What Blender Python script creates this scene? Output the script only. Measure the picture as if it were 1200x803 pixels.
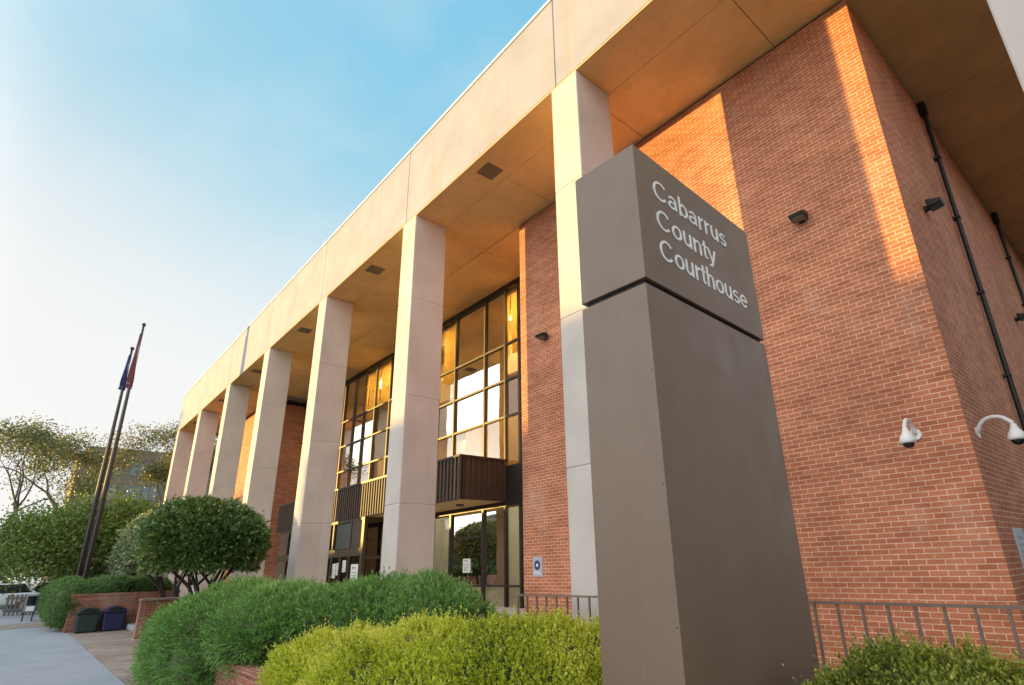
import bpy, bmesh, math, random
import numpy as np
from mathutils import Vector, Matrix

for o in list(bpy.data.objects):
    bpy.data.objects.remove(o)
SC = bpy.context.scene
COL = SC.collection
rng = np.random.default_rng(7)
random.seed(7)
R = math.radians

# ------------------------------------------------------------------ camera
cam = bpy.data.cameras.new('camera')
cam.sensor_width = 36.0
cam.lens = 659.78 / 1200 * 36
cam.shift_x = -43.5 / 1200
cam.shift_y = 23.98 / 1200
cam.clip_start = 0.05
cam.clip_end = 3000
co = bpy.data.objects.new('camera', cam)
COL.objects.link(co)
f = Vector((-0.69636687, 0.63274068, 0.33869222))
r = Vector((0.66439581, 0.74681196, -0.02915649))
u = Vector((0.27138789, -0.20472208, 0.94044536))
m = Matrix((r, u, -f)).transposed().to_4x4()
m.translation = Vector((0, -6.03793, 1.55))
co.matrix_world = m
SC.camera = co

# ------------------------------------------------------------------ light
SUN_EL, SUN_AZ = R(2.6), math.atan2(-0.8321, -0.5547)
SUN_DIR = Vector((-0.8321 * math.cos(SUN_EL), -0.5547 * math.cos(SUN_EL), math.sin(SUN_EL)))
W = bpy.data.worlds.new('World')
SC.world = W
W.use_nodes = True
nt = W.node_tree
bg = nt.nodes['Background']
sky = nt.nodes.new('ShaderNodeTexSky')
sky.sky_type = 'NISHITA'
sky.sun_disc = False
sky.sun_elevation = SUN_EL
sky.sun_rotation = SUN_AZ
sky.altitude = 200
sky.air_density = 0.6
sky.dust_density = 3.0
sky.ozone_density = 1.0
bg.inputs['Strength'].default_value = 0.085
# tone of the sky: each channel is compressed a little, as the camera did
sp = nt.nodes.new('ShaderNodeSeparateColor')
cb = nt.nodes.new('ShaderNodeCombineColor')
nt.links.new(sky.outputs[0], sp.inputs[0])
for ch_, (ex_, co_) in enumerate(((.60, .427), (.22, .56), (.05, .64))):
    pw = nt.nodes.new('ShaderNodeMath'); pw.operation = 'POWER'; pw.inputs[1].default_value = ex_
    ml = nt.nodes.new('ShaderNodeMath'); ml.operation = 'MULTIPLY'; ml.inputs[1].default_value = co_
    nt.links.new(sp.outputs[ch_], pw.inputs[0]); nt.links.new(pw.outputs[0], ml.inputs[0]); nt.links.new(ml.outputs[0], cb.inputs[ch_])
# thin, barely visible high cloud
tc = nt.nodes.new('ShaderNodeTexCoord')
mp = nt.nodes.new('ShaderNodeMapping')
mp.inputs['Rotation'].default_value = (0.3, 0.5, 0.6)
mp.inputs['Scale'].default_value = (1.0, 3.2, 5.0)
nt.links.new(tc.outputs['Generated'], mp.inputs['Vector'])
cl = nt.nodes.new('ShaderNodeTexNoise')
cl.inputs['Scale'].default_value = 1.3
cl.inputs['Detail'].default_value = 5
nt.links.new(mp.outputs[0], cl.inputs['Vector'])
cr = nt.nodes.new('ShaderNodeMapRange')
cr.inputs['From Min'].default_value = 0.45
cr.inputs['From Max'].default_value = 0.85
cr.inputs['To Max'].default_value = 0.42
nt.links.new(cl.outputs['Fac'], cr.inputs['Value'])
cm = nt.nodes.new('ShaderNodeMix')
cm.data_type = 'RGBA'
cm.inputs[7].default_value = (0.66, 0.70, 0.70, 1)
nt.links.new(cr.outputs[0], cm.inputs[0])
nt.links.new(cb.outputs[0], cm.inputs[6])
# pale haze low in the sky
hx = nt.nodes.new('ShaderNodeSeparateXYZ')
nt.links.new(tc.outputs['Generated'], hx.inputs[0])
hm = nt.nodes.new('ShaderNodeMapRange'); hm.interpolation_type = 'SMOOTHSTEP'
hm.inputs['From Min'].default_value = 0.68
hm.inputs['From Max'].default_value = 0.24
hm.inputs['To Max'].default_value = 0.92
nt.links.new(hx.outputs[2], hm.inputs['Value'])
hz = nt.nodes.new('ShaderNodeMix'); hz.data_type = 'RGBA'
hz.inputs[7].default_value = (0.71, 0.72, 0.71, 1)
nt.links.new(hm.outputs[0], hz.inputs[0])
nt.links.new(cm.outputs[2], hz.inputs[6])
# bright veil added over the unseen southern sky as fill for the front
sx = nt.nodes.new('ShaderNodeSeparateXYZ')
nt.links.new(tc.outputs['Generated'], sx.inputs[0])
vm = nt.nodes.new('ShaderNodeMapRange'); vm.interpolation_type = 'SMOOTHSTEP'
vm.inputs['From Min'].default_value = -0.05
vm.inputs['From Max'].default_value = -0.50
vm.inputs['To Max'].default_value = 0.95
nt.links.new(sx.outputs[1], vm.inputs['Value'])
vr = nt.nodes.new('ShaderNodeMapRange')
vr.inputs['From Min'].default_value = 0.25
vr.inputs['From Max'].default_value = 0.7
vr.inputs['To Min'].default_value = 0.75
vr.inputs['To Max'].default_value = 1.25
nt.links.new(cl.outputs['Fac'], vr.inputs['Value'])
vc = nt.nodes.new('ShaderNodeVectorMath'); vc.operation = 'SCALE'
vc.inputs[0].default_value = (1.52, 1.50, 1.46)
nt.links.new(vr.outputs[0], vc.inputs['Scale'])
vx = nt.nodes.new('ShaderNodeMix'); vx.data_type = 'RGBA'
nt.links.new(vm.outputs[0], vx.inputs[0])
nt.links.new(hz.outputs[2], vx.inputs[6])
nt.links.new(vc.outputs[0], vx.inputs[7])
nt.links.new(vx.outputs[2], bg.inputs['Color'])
sl = bpy.data.lights.new('sun', 'SUN')
sl.energy = 0.66
sl.angle = R(0.7)
sl.color = (1.0, 0.64, 0.17)
so = bpy.data.objects.new('sun', sl)
so.rotation_euler = (-SUN_DIR).to_track_quat('-Z', 'Y').to_euler()
so.location = (-60, -40, 30)
COL.objects.link(so)
SC.view_settings.view_transform = 'Standard'
SC.view_settings.look = 'None'
SC.view_settings.gamma = 1
SC.view_settings.use_curve_mapping = False
SC.view_settings.exposure = 3.95
SC.cycles.max_bounces = 10
SC.cycles.diffuse_bounces = 5
SC.cycles.glossy_bounces = 4
SC.cycles.transmission_bounces = 6
SC.cycles.transparent_max_bounces = 8
SC.cycles.caustics_reflective = False
SC.cycles.caustics_refractive = False
SC.cycles.sample_clamp_indirect = 6
SC.cycles.use_denoising = True


# ------------------------------------------------------------------ materials
def mat(name):
    m = bpy.data.materials.new(name)
    m.use_nodes = True
    n = m.node_tree.nodes
    return m, n, m.node_tree.links, n['Principled BSDF']


def noise(n, l, vec, scale, detail=4, rough=.55):
    t = n.new('ShaderNodeTexNoise')
    t.inputs['Scale'].default_value = scale
    t.inputs['Detail'].default_value = detail
    t.inputs['Roughness'].default_value = rough
    if vec is not None:
        l.new(vec, t.inputs['Vector'])
    return t.outputs['Fac']


def ramp(n, l, fac, stops):
    t = n.new('ShaderNodeValToRGB')
    e = t.color_ramp.elements
    while len(e) < len(stops):
        e.new(.5)
    for k, (p, c) in enumerate(stops):
        e[k].position = p
        e[k].color = (*c, 1)
    l.new(fac, t.inputs['Fac'])
    return t.outputs['Color']


def mix(n, l, a, b, fac, mode='MIX'):
    t = n.new('ShaderNodeMix')
    t.data_type = 'RGBA'
    t.blend_type = mode
    for i, x in ((6, a), (7, b)):
        if isinstance(x, (tuple, list)):
            t.inputs[i].default_value = (*x, 1)
        else:
            l.new(x, t.inputs[i])
    if isinstance(fac, float):
        t.inputs[0].default_value = fac
    else:
        l.new(fac, t.inputs[0])
    return t.outputs[2]


def bump(n, l, h, strength, dist, b):
    t = n.new('ShaderNodeBump')
    t.inputs['Strength'].default_value = strength
    t.inputs['Distance'].default_value = dist
    l.new(h, t.inputs['Height'])
    l.new(t.outputs[0], b.inputs['Normal'])


def wpos(n):
    return n.new('ShaderNodeNewGeometry').outputs['Position']


def stretch(n, l, vec, s):
    t = n.new('ShaderNodeMapping')
    t.inputs['Scale'].default_value = s
    l.new(vec, t.inputs['Vector'])
    return t.outputs[0]


def plain(name, col, rough=.6, metal=0., var=.12, scale=8, bumpy=0.):
    m, n, l, b = mat(name)
    p = wpos(n)
    f1 = noise(n, l, p, scale)
    c = ramp(n, l, f1, [(.25, tuple(x * (1 - var) for x in col)), (.75, tuple(min(1, x * (1 + var)) for x in col))])
    l.new(c, b.inputs['Base Color'])
    b.inputs['Roughness'].default_value = rough
    b.inputs['Metallic'].default_value = metal
    if bumpy:
        bump(n, l, noise(n, l, p, scale * 8), bumpy, .01, b)
    return m


def concrete(name, col, streak=.5, warm=(.40, .30, .18)):
    m, n, l, b = mat(name)
    p = wpos(n)
    big = noise(n, l, p, .9, 5)
    fine = noise(n, l, p, 26, 5, .7)
    pores = noise(n, l, p, 120, 2)
    st = noise(n, l, stretch(n, l, p, (2.6, 2.6, .10)), 1.6, 6, .6)
    c = ramp(n, l, big, [(.3, tuple(x * .86 for x in col)), (.7, tuple(min(1, x * 1.07) for x in col))])
    c = mix(n, l, c, tuple(x * .72 for x in col), ramp(n, l, fine, [(.5, (0, 0, 0)), (.8, (.35,) * 3)]))
    if streak:
        c = mix(n, l, c, warm, ramp(n, l, st, [(.52, (0, 0, 0)), (.75, (streak,) * 3)]))
    l.new(c, b.inputs['Base Color'])
    b.inputs['Roughness'].default_value = .88
    add = n.new('ShaderNodeMath'); add.operation = 'ADD'
    l.new(fine, add.inputs[0]); l.new(pores, add.inputs[1])
    bump(n, l, add.outputs[0], .25, .008, b)
    return m


def brick(name, c1, c2, mortar, w=.2032, h=.0677, mort=.009, off=.5, rough=.85):
    m, n, l, b = mat(name)
    uv = n.new('ShaderNodeUVMap').outputs[0]
    t = n.new('ShaderNodeTexBrick')
    t.offset = off
    t.inputs['Scale'].default_value = 1
    t.inputs['Brick Width'].default_value = w
    t.inputs['Row Height'].default_value = h
    t.inputs['Mortar Size'].default_value = mort / 2
    t.inputs['Mortar Smooth'].default_value = .25
    t.inputs['Bias'].default_value = -.05
    t.inputs['Color1'].default_value = (*c1, 1)
    t.inputs['Color2'].default_value = (*c2, 1)
    t.inputs['Mortar'].default_value = (*mortar, 1)
    l.new(uv, t.inputs['Vector'])
    p = wpos(n)
    big = noise(n, l, p, .55, 5)
    med = noise(n, l, stretch(n, l, p, (1.2, 1.2, 5.)), 1.6, 4)
    fine = noise(n, l, p, 70, 3)
    c = mix(n, l, t.outputs['Color'], ramp(n, l, big, [(.3, (.80, .78, .76)), (.7, (1.12, 1.12, 1.12))]), 1., 'MULTIPLY')
    c = mix(n, l, c, ramp(n, l, med, [(.35, (.80, .74, .70)), (.65, (1.15, 1.17, 1.18))]), .8, 'MULTIPLY')
    c = mix(n, l, c, ramp(n, l, fine, [(.3, (.82,) * 3), (.7, (1.15,) * 3)]), .8, 'MULTIPLY')
    eff = noise(n, l, stretch(n, l, p, (1, 1, .45)), 1.1, 6, .65)
    c = mix(n, l, c, (.62, .50, .42), ramp(n, l, eff, [(.56, (0, 0, 0)), (.78, (.42,) * 3)]))
    l.new(c, b.inputs['Base Color'])
    b.inputs['Roughness'].default_value = rough
    inv = n.new('ShaderNodeMath'); inv.operation = 'MULTIPLY_ADD'
    l.new(t.outputs['Fac'], inv.inputs[0]); inv.inputs[1].default_value = -1; l.new(fine, inv.inputs[2])
    bump(n, l, inv.outputs[0], .45, .006, b)
    return m


def leafmat(name, stops, trans=.28, rough=.5):
    m, n, l, b = mat(name)
    a = n.new('ShaderNodeAttribute'); a.attribute_name = 'tint'
    c = ramp(n, l, a.outputs['Fac'], stops)
    l.new(c, b.inputs['Base Color'])
    b.inputs['Roughness'].default_value = rough
    tr = n.new('ShaderNodeBsdfTranslucent')
    hs = n.new('ShaderNodeHueSaturation'); hs.inputs['Value'].default_value = 1.5; hs.inputs['Saturation'].default_value = 1.1
    l.new(c, hs.inputs['Color']); l.new(hs.outputs[0], tr.inputs['Color'])
    ms = n.new('ShaderNodeMixShader'); ms.inputs[0].default_value = trans
    l.new(b.outputs[0], ms.inputs[1]); l.new(tr.outputs[0], ms.inputs[2])
    l.new(ms.outputs[0], n['Material Output'].inputs['Surface'])
    return m


def glassmat(name, tint, refl, gcol=(.9, .86, .8)):
    m, n, l, b = mat(name)
    n.remove(b)
    tr = n.new('ShaderNodeBsdfTransparent'); tr.inputs[0].default_value = (*tint, 1)
    gl = n.new('ShaderNodeBsdfGlossy'); gl.inputs['Roughness'].default_value = 0.0
    gl.inputs['Color'].default_value = (*gcol, 1)
    fr = n.new('ShaderNodeFresnel'); fr.inputs['IOR'].default_value = 1.5
    ad = n.new('ShaderNodeMath'); ad.operation = 'ADD'; ad.use_clamp = True
    l.new(fr.outputs[0], ad.inputs[0]); ad.inputs[1].default_value = refl
    ms = n.new('ShaderNodeMixShader')
    l.new(ad.outputs[0], ms.inputs[0]); l.new(tr.outputs[0], ms.inputs[1]); l.new(gl.outputs[0], ms.inputs[2])
    # faint waviness of old float glass
    p = wpos(n)
    bp = n.new('ShaderNodeBump'); bp.inputs['Strength'].default_value = .11; bp.inputs['Distance'].default_value = .02
    l.new(noise(n, l, p, 1.1, 1), bp.inputs['Height']); l.new(bp.outputs[0], gl.inputs['Normal'])
    l.new(ms.outputs[0], n['Material Output'].inputs['Surface'])
    return m


def emit(name, col, s):
    m, n, l, b = mat(name)
    b.inputs['Base Color'].default_value = (.8, .8, .8, 1)
    b.inputs['Emission Color'].default_value = (*col, 1)
    b.inputs['Emission Strength'].default_value = s
    return m


def bronze(name, col, rough=.42):
    m, n, l, b = mat(name)
    p = wpos(n)
    st = noise(n, l, stretch(n, l, p, (1.5, 1.5, .5)), 1.6, 5)
    sp = noise(n, l, p, 45, 3)
    c = ramp(n, l, st, [(.3, tuple(x * .93 for x in col)), (.7, tuple(x * 1.06 for x in col))])
    c = mix(n, l, c, tuple(x * 1.5 for x in col), ramp(n, l, sp, [(.66, (0, 0, 0)), (.75, (.3,) * 3)]))
    sc = noise(n, l, stretch(n, l, p, (6, 6, 1.1)), 2.3, 6, .7)
    c = mix(n, l, c, tuple(x * 1.55 for x in col), ramp(n, l, sc, [(.60, (0, 0, 0)), (.74, (.35,) * 3)]))
    l.new(c, b.inputs['Base Color'])
    l.new(ramp(n, l, noise(n, l, p, 3.5, 5), [(.3, (rough - .06,) * 3), (.7, (rough + .1,) * 3)]), b.inputs['Roughness'])
    b.inputs['Metallic'].default_value = .0
    b.inputs['Specular IOR Level'].default_value = .5
    return m


M = {}
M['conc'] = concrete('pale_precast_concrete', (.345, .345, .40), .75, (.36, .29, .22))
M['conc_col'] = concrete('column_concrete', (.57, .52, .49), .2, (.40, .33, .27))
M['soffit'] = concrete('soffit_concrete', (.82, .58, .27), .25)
M['brick'] = brick('orange_red_brick', (.53, .195, .098), (.42, .142, .072), (.70, .50, .37), mort=.0115)
M['brick_low'] = brick('planter_brick', (.30, .11, .07), (.21, .075, .05), (.36, .28, .23))
M['paver'] = brick('brick_pavers', (.33, .27, .235), (.27, .22, .19), (.24, .22, .20), .205, .105, .006)
M['walk'] = concrete('sidewalk_concrete', (.32, .35, .40), .0)
M['floor'] = concrete('plaza_concrete', (.60, .56, .51), 0.)
M['asphalt'] = plain('asphalt', (.05, .05, .052), .9, 0, .25, 30, .4)
M['earth'] = plain('bare_soil', (.09, .065, .045), .95, 0, .35, 14, .6)
M['grass'] = plain('short_turf', (.06, .10, .03), .9, 0, .4, 20, .6)
M['sign'] = bronze('bronze_painted_metal', (.180, .128, .095), .4)
M['dark'] = plain('black_painted_metal', (.02, .02, .021), .45, .3, .2)
M['rib'] = plain('brown_ribbed_metal', (.072, .050, .038), .65, 0, .15, 3)
M['mull'] = plain('bronze_aluminium', (.085, .066, .042), .5, .3, .12, 4)
M['mull_dark'] = plain('dark_bronze_aluminium', (.045, .037, .030), .42, .5, .12, 4)
M['rail'] = plain('brown_painted_steel', (.20, .15, .12), .6, 0, .15)
M['vent'] = plain('vent_grille_metal', (.22, .16, .11), .6, .1, .1)
M['white'] = plain('white_plastic', (.78, .79, .80), .35, 0, .03)
M['letter'] = plain('white_lettering', (.82, .84, .86), .4, 0, .02)
M['glass'] = glassmat('bronze_tinted_glass', (.74, .58, .32), .26, (.95, .90, .80))
M['glass_low'] = glassmat('grey_tinted_glass', (.80, .78, .70), .07)
M['glass_dark'] = glassmat('dark_glass', (.16, .15, .14), .12)
M['inner'] = plain('interior_paint', (.40, .33, .22), .9, 0, .08, 1)
M['innerdark'] = plain('interior_dark', (.10, .085, .07), .9, 0, .1, 1)
M['lamp'] = emit('ceiling_light_panel', (1, .82, .52), 1.6)


def clothmat(name, col, t):
    m, n, l, b = mat(name)
    b.inputs['Base Color'].default_value = (*col, 1); b.inputs['Roughness'].default_value = .9
    tr = n.new('ShaderNodeBsdfTranslucent'); tr.inputs['Color'].default_value = (*col, 1)
    ms = n.new('ShaderNodeMixShader'); ms.inputs[0].default_value = t
    l.new(b.outputs[0], ms.inputs[1]); l.new(tr.outputs[0], ms.inputs[2])
    l.new(ms.outputs[0], n['Material Output'].inputs['Surface'])
    return m


M['blind'] = clothmat('vertical_blind_fabric', (.55, .55, .45), .4)
M['blind_fill'] = emit('amber_blind_fill_light', (1, .82, .50), 9.)
M['low_fill'] = emit('ground_floor_fill_light', (1, .88, .66), 1.8)
M['goldblind'] = clothmat('amber_blind_fabric', (.66, .46, .14), .55)
M['paper'] = plain('white_paper', (.78, .79, .80), .8, 0, .04)
M['ink'] = plain('grey_ink', (.34, .35, .37), .8)
M['blue'] = plain('sign_blue', (.035, .06, .16), .5)
M['plate'] = plain('pale_blue_plate', (.40, .46, .56), .5, 0, .05)
M['bark'] = plain('grey_brown_bark', (.10, .08, .065), .95, 0, .35, 14, .6)
M['darkbark'] = plain('dark_bark', (.05, .04, .035), .95, 0, .35, 14, .5)
M['bin_green'] = plain('dark_green_plastic', (.007, .028, .024), .5, 0, .1)
M['bin_blue'] = plain('deep_blue_plastic', (.006, .010, .065), .5, 0, .1)
M['hole'] = plain('black_rubber', (.008, .008, .008), .8)
M['pole'] = plain('bronze_pole_metal', (.050, .044, .043), .6, .1, .1)
M['flag_red'] = plain('flag_red', (.16, .05, .07), .85)
M['flag_blue'] = plain('flag_blue', (.03, .04, .14), .85)
M['flag_white'] = plain('flag_white', (.32, .30, .34), .85)
M['car_white'] = plain('white_car_paint', (.70, .71, .72), .18, 0, .02)
M['car_grey'] = plain('silver_car_paint', (.36, .37, .39), .22, .6, .03)
M['car_tan'] = plain('beige_car_paint', (.46, .40, .30), .22, .3, .03)
M['car_glass'] = plain('car_window', (.012, .014, .017), .06)
M['tyre'] = plain('tyre_rubber', (.02, .02, .02), .9)
M['rim'] = plain('alloy_rim', (.45, .45, .46), .3, .8)
M['red_lamp'] = plain('red_lens', (.35, .01, .01), .2)
M['head_lamp'] = plain('clear_lens', (.7, .7, .7), .1)
M['wood'] = plain('weathered_wood', (.14, .125, .115), .85, 0, .2, 9)
M['far_wall'] = plain('far_concrete', (.20, .165, .13), .9, 0, .1, .4)
M['far_glass'] = plain('far_window_glass', (.16, .20, .21), .12, .2, .3, .6)
M['shop_wall'] = brick('shop_brick', (.30, .15, .10), (.24, .11, .075), (.36, .30, .26))
M['shop_wall_tan'] = concrete('shop_stucco', (.46, .40, .32), .2)
M['shop_glass'] = plain('shop_window_glass', (.03, .035, .04), .05, 0, .2)
M['juniper'] = leafmat('juniper_needles', [(0, (.14, .09, .04)), (.03, (.05, .14, .030)), (.45, (.115, .25, .052)), (.8, (.20, .36, .09)), (1, (.30, .42, .14))], .25)
M['yellow'] = leafmat('golden_shrub_leaves', [(0, (.16, .085, .03)), (.04, (.085, .135, .018)), (.35, (.33, .38, .03)), (.6, (.50, .55, .05)), (1, (.66, .63, .15))], .30)
M['olivebush'] = leafmat('olive_shrub_leaves', [(0, (.10, .06, .02)), (.05, (.05, .085, .014)), (.45, (.15, .20, .024)), (1, (.44, .43, .07))], .25)
M['holly'] = leafmat('glossy_dark_leaves', [(0, (.045, .10, .03)), (.5, (.11, .19, .05)), (.85, (.20, .28, .075)), (1, (.40, .42, .13))], .18, .38)
M['greygreen'] = leafmat('grey_green_leaves', [(0, (.09, .14, .07)), (.5, (.20, .26, .13)), (1, (.48, .50, .28))], .2, .4)
M['hedgegreen'] = leafmat('clipped_hedge_leaves', [(0, (.045, .115, .03)), (.5, (.095, .20, .048)), (1, (.17, .28, .075))], .2)
M['lime'] = leafmat('fresh_green_leaves', [(0, (.06, .12, .022)), (.5, (.14, .21, .036)), (1, (.23, .29, .06))], .2)
M['olive'] = leafmat('olive_gold_leaves', [(0, (.07, .10, .035)), (.5, (.16, .165, .05)), (1, (.30, .22, .06))], .3)
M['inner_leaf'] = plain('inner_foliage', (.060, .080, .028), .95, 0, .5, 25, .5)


# ------------------------------------------------------------------ mesh helpers
def origin(o):
    v = Vector((0, 0, 0))
    while o is not None:
        v += o.location
        o = o.parent
    return v


class MB:
    def __init__(s):
        s.v = []; s.f = []

    def quad(s, a, b, c, d):
        k = len(s.v); s.v += [tuple(a), tuple(b), tuple(c), tuple(d)]; s.f.append((k, k + 1, k + 2, k + 3)); return s

    def box(s, x0, x1, y0, y1, z0, z1):
        k = len(s.v)
        s.v += [(x0, y0, z0), (x1, y0, z0), (x1, y1, z0), (x0, y1, z0), (x0, y0, z1), (x1, y0, z1), (x1, y1, z1), (x0, y1, z1)]
        s.f += [tuple(k + i for i in q) for q in ((0, 3, 2, 1), (4, 5, 6, 7), (0, 1, 5, 4), (1, 2, 6, 5), (2, 3, 7, 6), (3, 0, 4, 7))]
        return s

    def prism(s, pts, axis, a, b):
        """closed outline pts (2D) extruded along axis from a to b"""
        def P(p, t):
            return {'x': (t, p[0], p[1]), 'y': (p[0], t, p[1]), 'z': (p[0], p[1], t)}[axis]
        k = len(s.v); n = len(pts)
        s.v += [P(p, a) for p in pts] + [P(p, b) for p in pts]
        s.f += [tuple(k + i for i in range(n))[::-1], tuple(k + n + i for i in range(n))]
        s.f += [(k + i, k + (i + 1) % n, k + n + (i + 1) % n, k + n + i) for i in range(n)]
        return s

    def tube(s, pts, rad, n=8, caps=True):
        pts = [Vector(p) for p in pts]
        rad = [rad] * len(pts) if not hasattr(rad, '__len__') else rad
        k = len(s.v); up = None
        for i, p in enumerate(pts):
            t = (pts[min(i + 1, len(pts) - 1)] - pts[max(i - 1, 0)]).normalized()
            if up is None:
                up = Vector((0, 0, 1)) if abs(t.z) < .9 else Vector((1, 0, 0))
            a = t.cross(up).normalized(); b_ = a.cross(t).normalized(); up = b_
            for j in range(n):
                w = 2 * math.pi * j / n
                s.v.append(tuple(p + (a * math.cos(w) + b_ * math.sin(w)) * rad[i]))
        for i in range(len(pts) - 1):
            for j in range(n):
                s.f.append((k + i * n + j, k + i * n + (j + 1) % n, k + (i + 1) * n + (j + 1) % n, k + (i + 1) * n + j))
        if caps:
            s.f.append(tuple(k + j for j in range(n))[::-1])
            s.f.append(tuple(k + (len(pts) - 1) * n + j for j in range(n)))
        return s

    def lathe(s, c, prof, n=20):
        """prof: list of (radius, z) about vertical axis at c"""
        k = len(s.v)
        for (rr, z) in prof:
            for j in range(n):
                w = 2 * math.pi * j / n
                s.v.append((c[0] + rr * math.cos(w), c[1] + rr * math.sin(w), c[2] + z))
        for i in range(len(prof) - 1):
            for j in range(n):
                s.f.append((k + i * n + j, k + i * n + (j + 1) % n, k + (i + 1) * n + (j + 1) % n, k + (i + 1) * n + j))
        s.f.append(tuple(k + j for j in range(n))[::-1])
        s.f.append(tuple(k + (len(prof) - 1) * n + j for j in range(n)))
        return s

    def build(s, name, m, parent=None, world=True, bevel=0., smooth=False, seg=1):
        me = bpy.data.meshes.new(name)
        off = origin(parent) if (parent is not None and world) else Vector((0, 0, 0))
        vs = [(v[0] - off.x, v[1] - off.y, v[2] - off.z) for v in s.v]
        me.from_pydata(vs, [], s.f)
        bm = bmesh.new(); bm.from_mesh(me)
        bmesh.ops.recalc_face_normals(bm, faces=bm.faces)
        uv = bm.loops.layers.uv.new('UVMap')
        for fc in bm.faces:
            n = fc.normal
            a = max(range(3), key=lambda i: abs(n[i]))
            for lp in fc.loops:
                p = lp.vert.co + off
                lp[uv].uv = (p.y, p.z) if a == 0 else ((p.x, p.z) if a == 1 else (p.x, p.y))
            fc.smooth = smooth
        bm.to_mesh(me); bm.free()
        me.materials.append(m)
        o = bpy.data.objects.new(name, me)
        COL.objects.link(o)
        if parent is not None:
            o.parent = parent
        if bevel:
            md = o.modifiers.new('bevel', 'BEVEL'); md.width = bevel; md.segments = seg; md.limit_method = 'ANGLE'
        return o


def tag(o, label=None, cat=None, group=None, kind=None):
    if label: o['label'] = label
    if cat: o['category'] = cat
    if group: o['group'] = group
    if kind: o['kind'] = kind
    return o


def thing(name, loc, label, cat, group=None, rz=0):
    o = bpy.data.objects.new(name, None)
    o.empty_display_size = .3
    o.location = loc
    o.rotation_euler = (0, 0, rz)
    COL.objects.link(o)
    return tag(o, label, cat, group)


def copy_tree(o, parent=None):
    c = o.copy(); COL.objects.link(c)
    if parent is not None: c.parent = parent
    for ch in list(o.children): copy_tree(ch, c)
    return c


def struct(o):
    o['kind'] = 'structure'
    return o


# ------------------------------------------------------------------ ground
FL = 0.5            # plaza level
g = MB()
g.quad((-900, -900, -.16), (900, -900, -.16), (900, 900, -.16), (-900, 900, -.16))
struct(g.build('ground', M['grass']))
s_ = MB(); s_.box(-62, 60, -20, -9.0, -.155, -.13)
s_.box(-62, -50, -9.0, 60, -.155, -.129)
s_.box(-62, -50, -90, -20, -.155, -.129)
struct(s_.build('street', M['asphalt']))
k = MB(); k.box(-50, 60, -9.0, -8.85, -.15, .0); k.box(-50.15, -50, -9.0, -2, -.15, .0)
struct(k.build('kerb', M['walk'], bevel=.02))
sw = MB()
x = -50.0
while x < 30:
    if -33 < x < -29.5:
        x += 1.75; continue
    for (y0, y1) in ((-8.85, -6.6), (-6.6, -4.38)):
        sw.box(x + .004, x + 1.746, y0 + .004, y1 - .004, -.12, 0)
    x += 1.75
struct(sw.build('sidewalk', M['walk'], bevel=.008))
pv = MB(); pv.box(-33.2, -29.3, -8.85, -4.38, -.12, -.003); pv.box(-29.0, -13.7, -4.38, -2.3, -.12, -.004); pv.box(-13.7, 20, -4.38, -3.88, -.12, -.004)
struct(pv.build('brick_paving', M['paver']))
pl = MB(); pl.box(-42.5, -24.9, -1.5, 2.44, -.1, FL); pl.box(-24.9, -20.15, -2.2, 2.44, -.1, FL); pl.box(-20.15, -10.4, -.55, 2.44, -.1, FL); pl.box(-10.4, .5, -.55, 2.44, -.1, .06)
pl.box(-32, -10.4, 2.44, 4.36, -.1, FL)
struct(pl.build('plaza_floor', M['floor']))
osw = MB(); osw.box(-90, 60, -25, -20, -.15, 0)
struct(osw.build('far_sidewalk', M['walk'], bevel=.02))
dk = MB(); dk.quad((.5, -.55, -.02), (30, -.55, -.02), (30, 30, -.02), (.5, 30, -.02)); dk.quad((-1.6, 2.44, -.02), (.5, 2.44, -.02), (.5, 30, -.02), (-1.6, 30, -.02))
struct(dk.build('side_path', M['asphalt']))

st = thing('entrance_steps', (-22.7, -2.6, 0), 'short flight of pale concrete steps beside the recycling bins', 'steps')
q = MB()
for i in range(3):
    q.box(-24.78, -20.52, -2.95 + .36 * i, -2.2, .1667 * i + .002, .1667 * (i + 1))
q.build('step_treads', M['walk'], st, bevel=.015)

# ------------------------------------------------------------------ courthouse
ZS, ZT, D, YG = 10.453, 12.854, 2.441, 4.36
SP, CW, CD = 6.096, .71, .932
XR = [-5.628 - SP * i for i in range(7)]        # right edges of the columns that stand in the row
XL = XR[-1] - CW
XE = .68
BK = 30.0
ch = thing('courthouse', (-21.2, D, FL), 'long two-storey brick courthouse with a row of tall pale concrete columns', 'building')
# brick blocks
b = MB()
b.box(-10.386, -1.636, D, BK, -.1, ZS - .055)
b.build('brick_wall', M['brick'], ch)
b = MB()
b.box(-40.80, -32.05, D, BK, -.1, ZS - .055)
b.build('brick_wall', M['brick'], ch)
for xa, xb in ((-10.386, -1.70), (-40.74, -32.05)):
    b = MB(); b.box(xa, xb, D + .06, BK, ZS - .055, ZS - .002); b.build('shadow_gap', M['dark'], ch)
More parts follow.
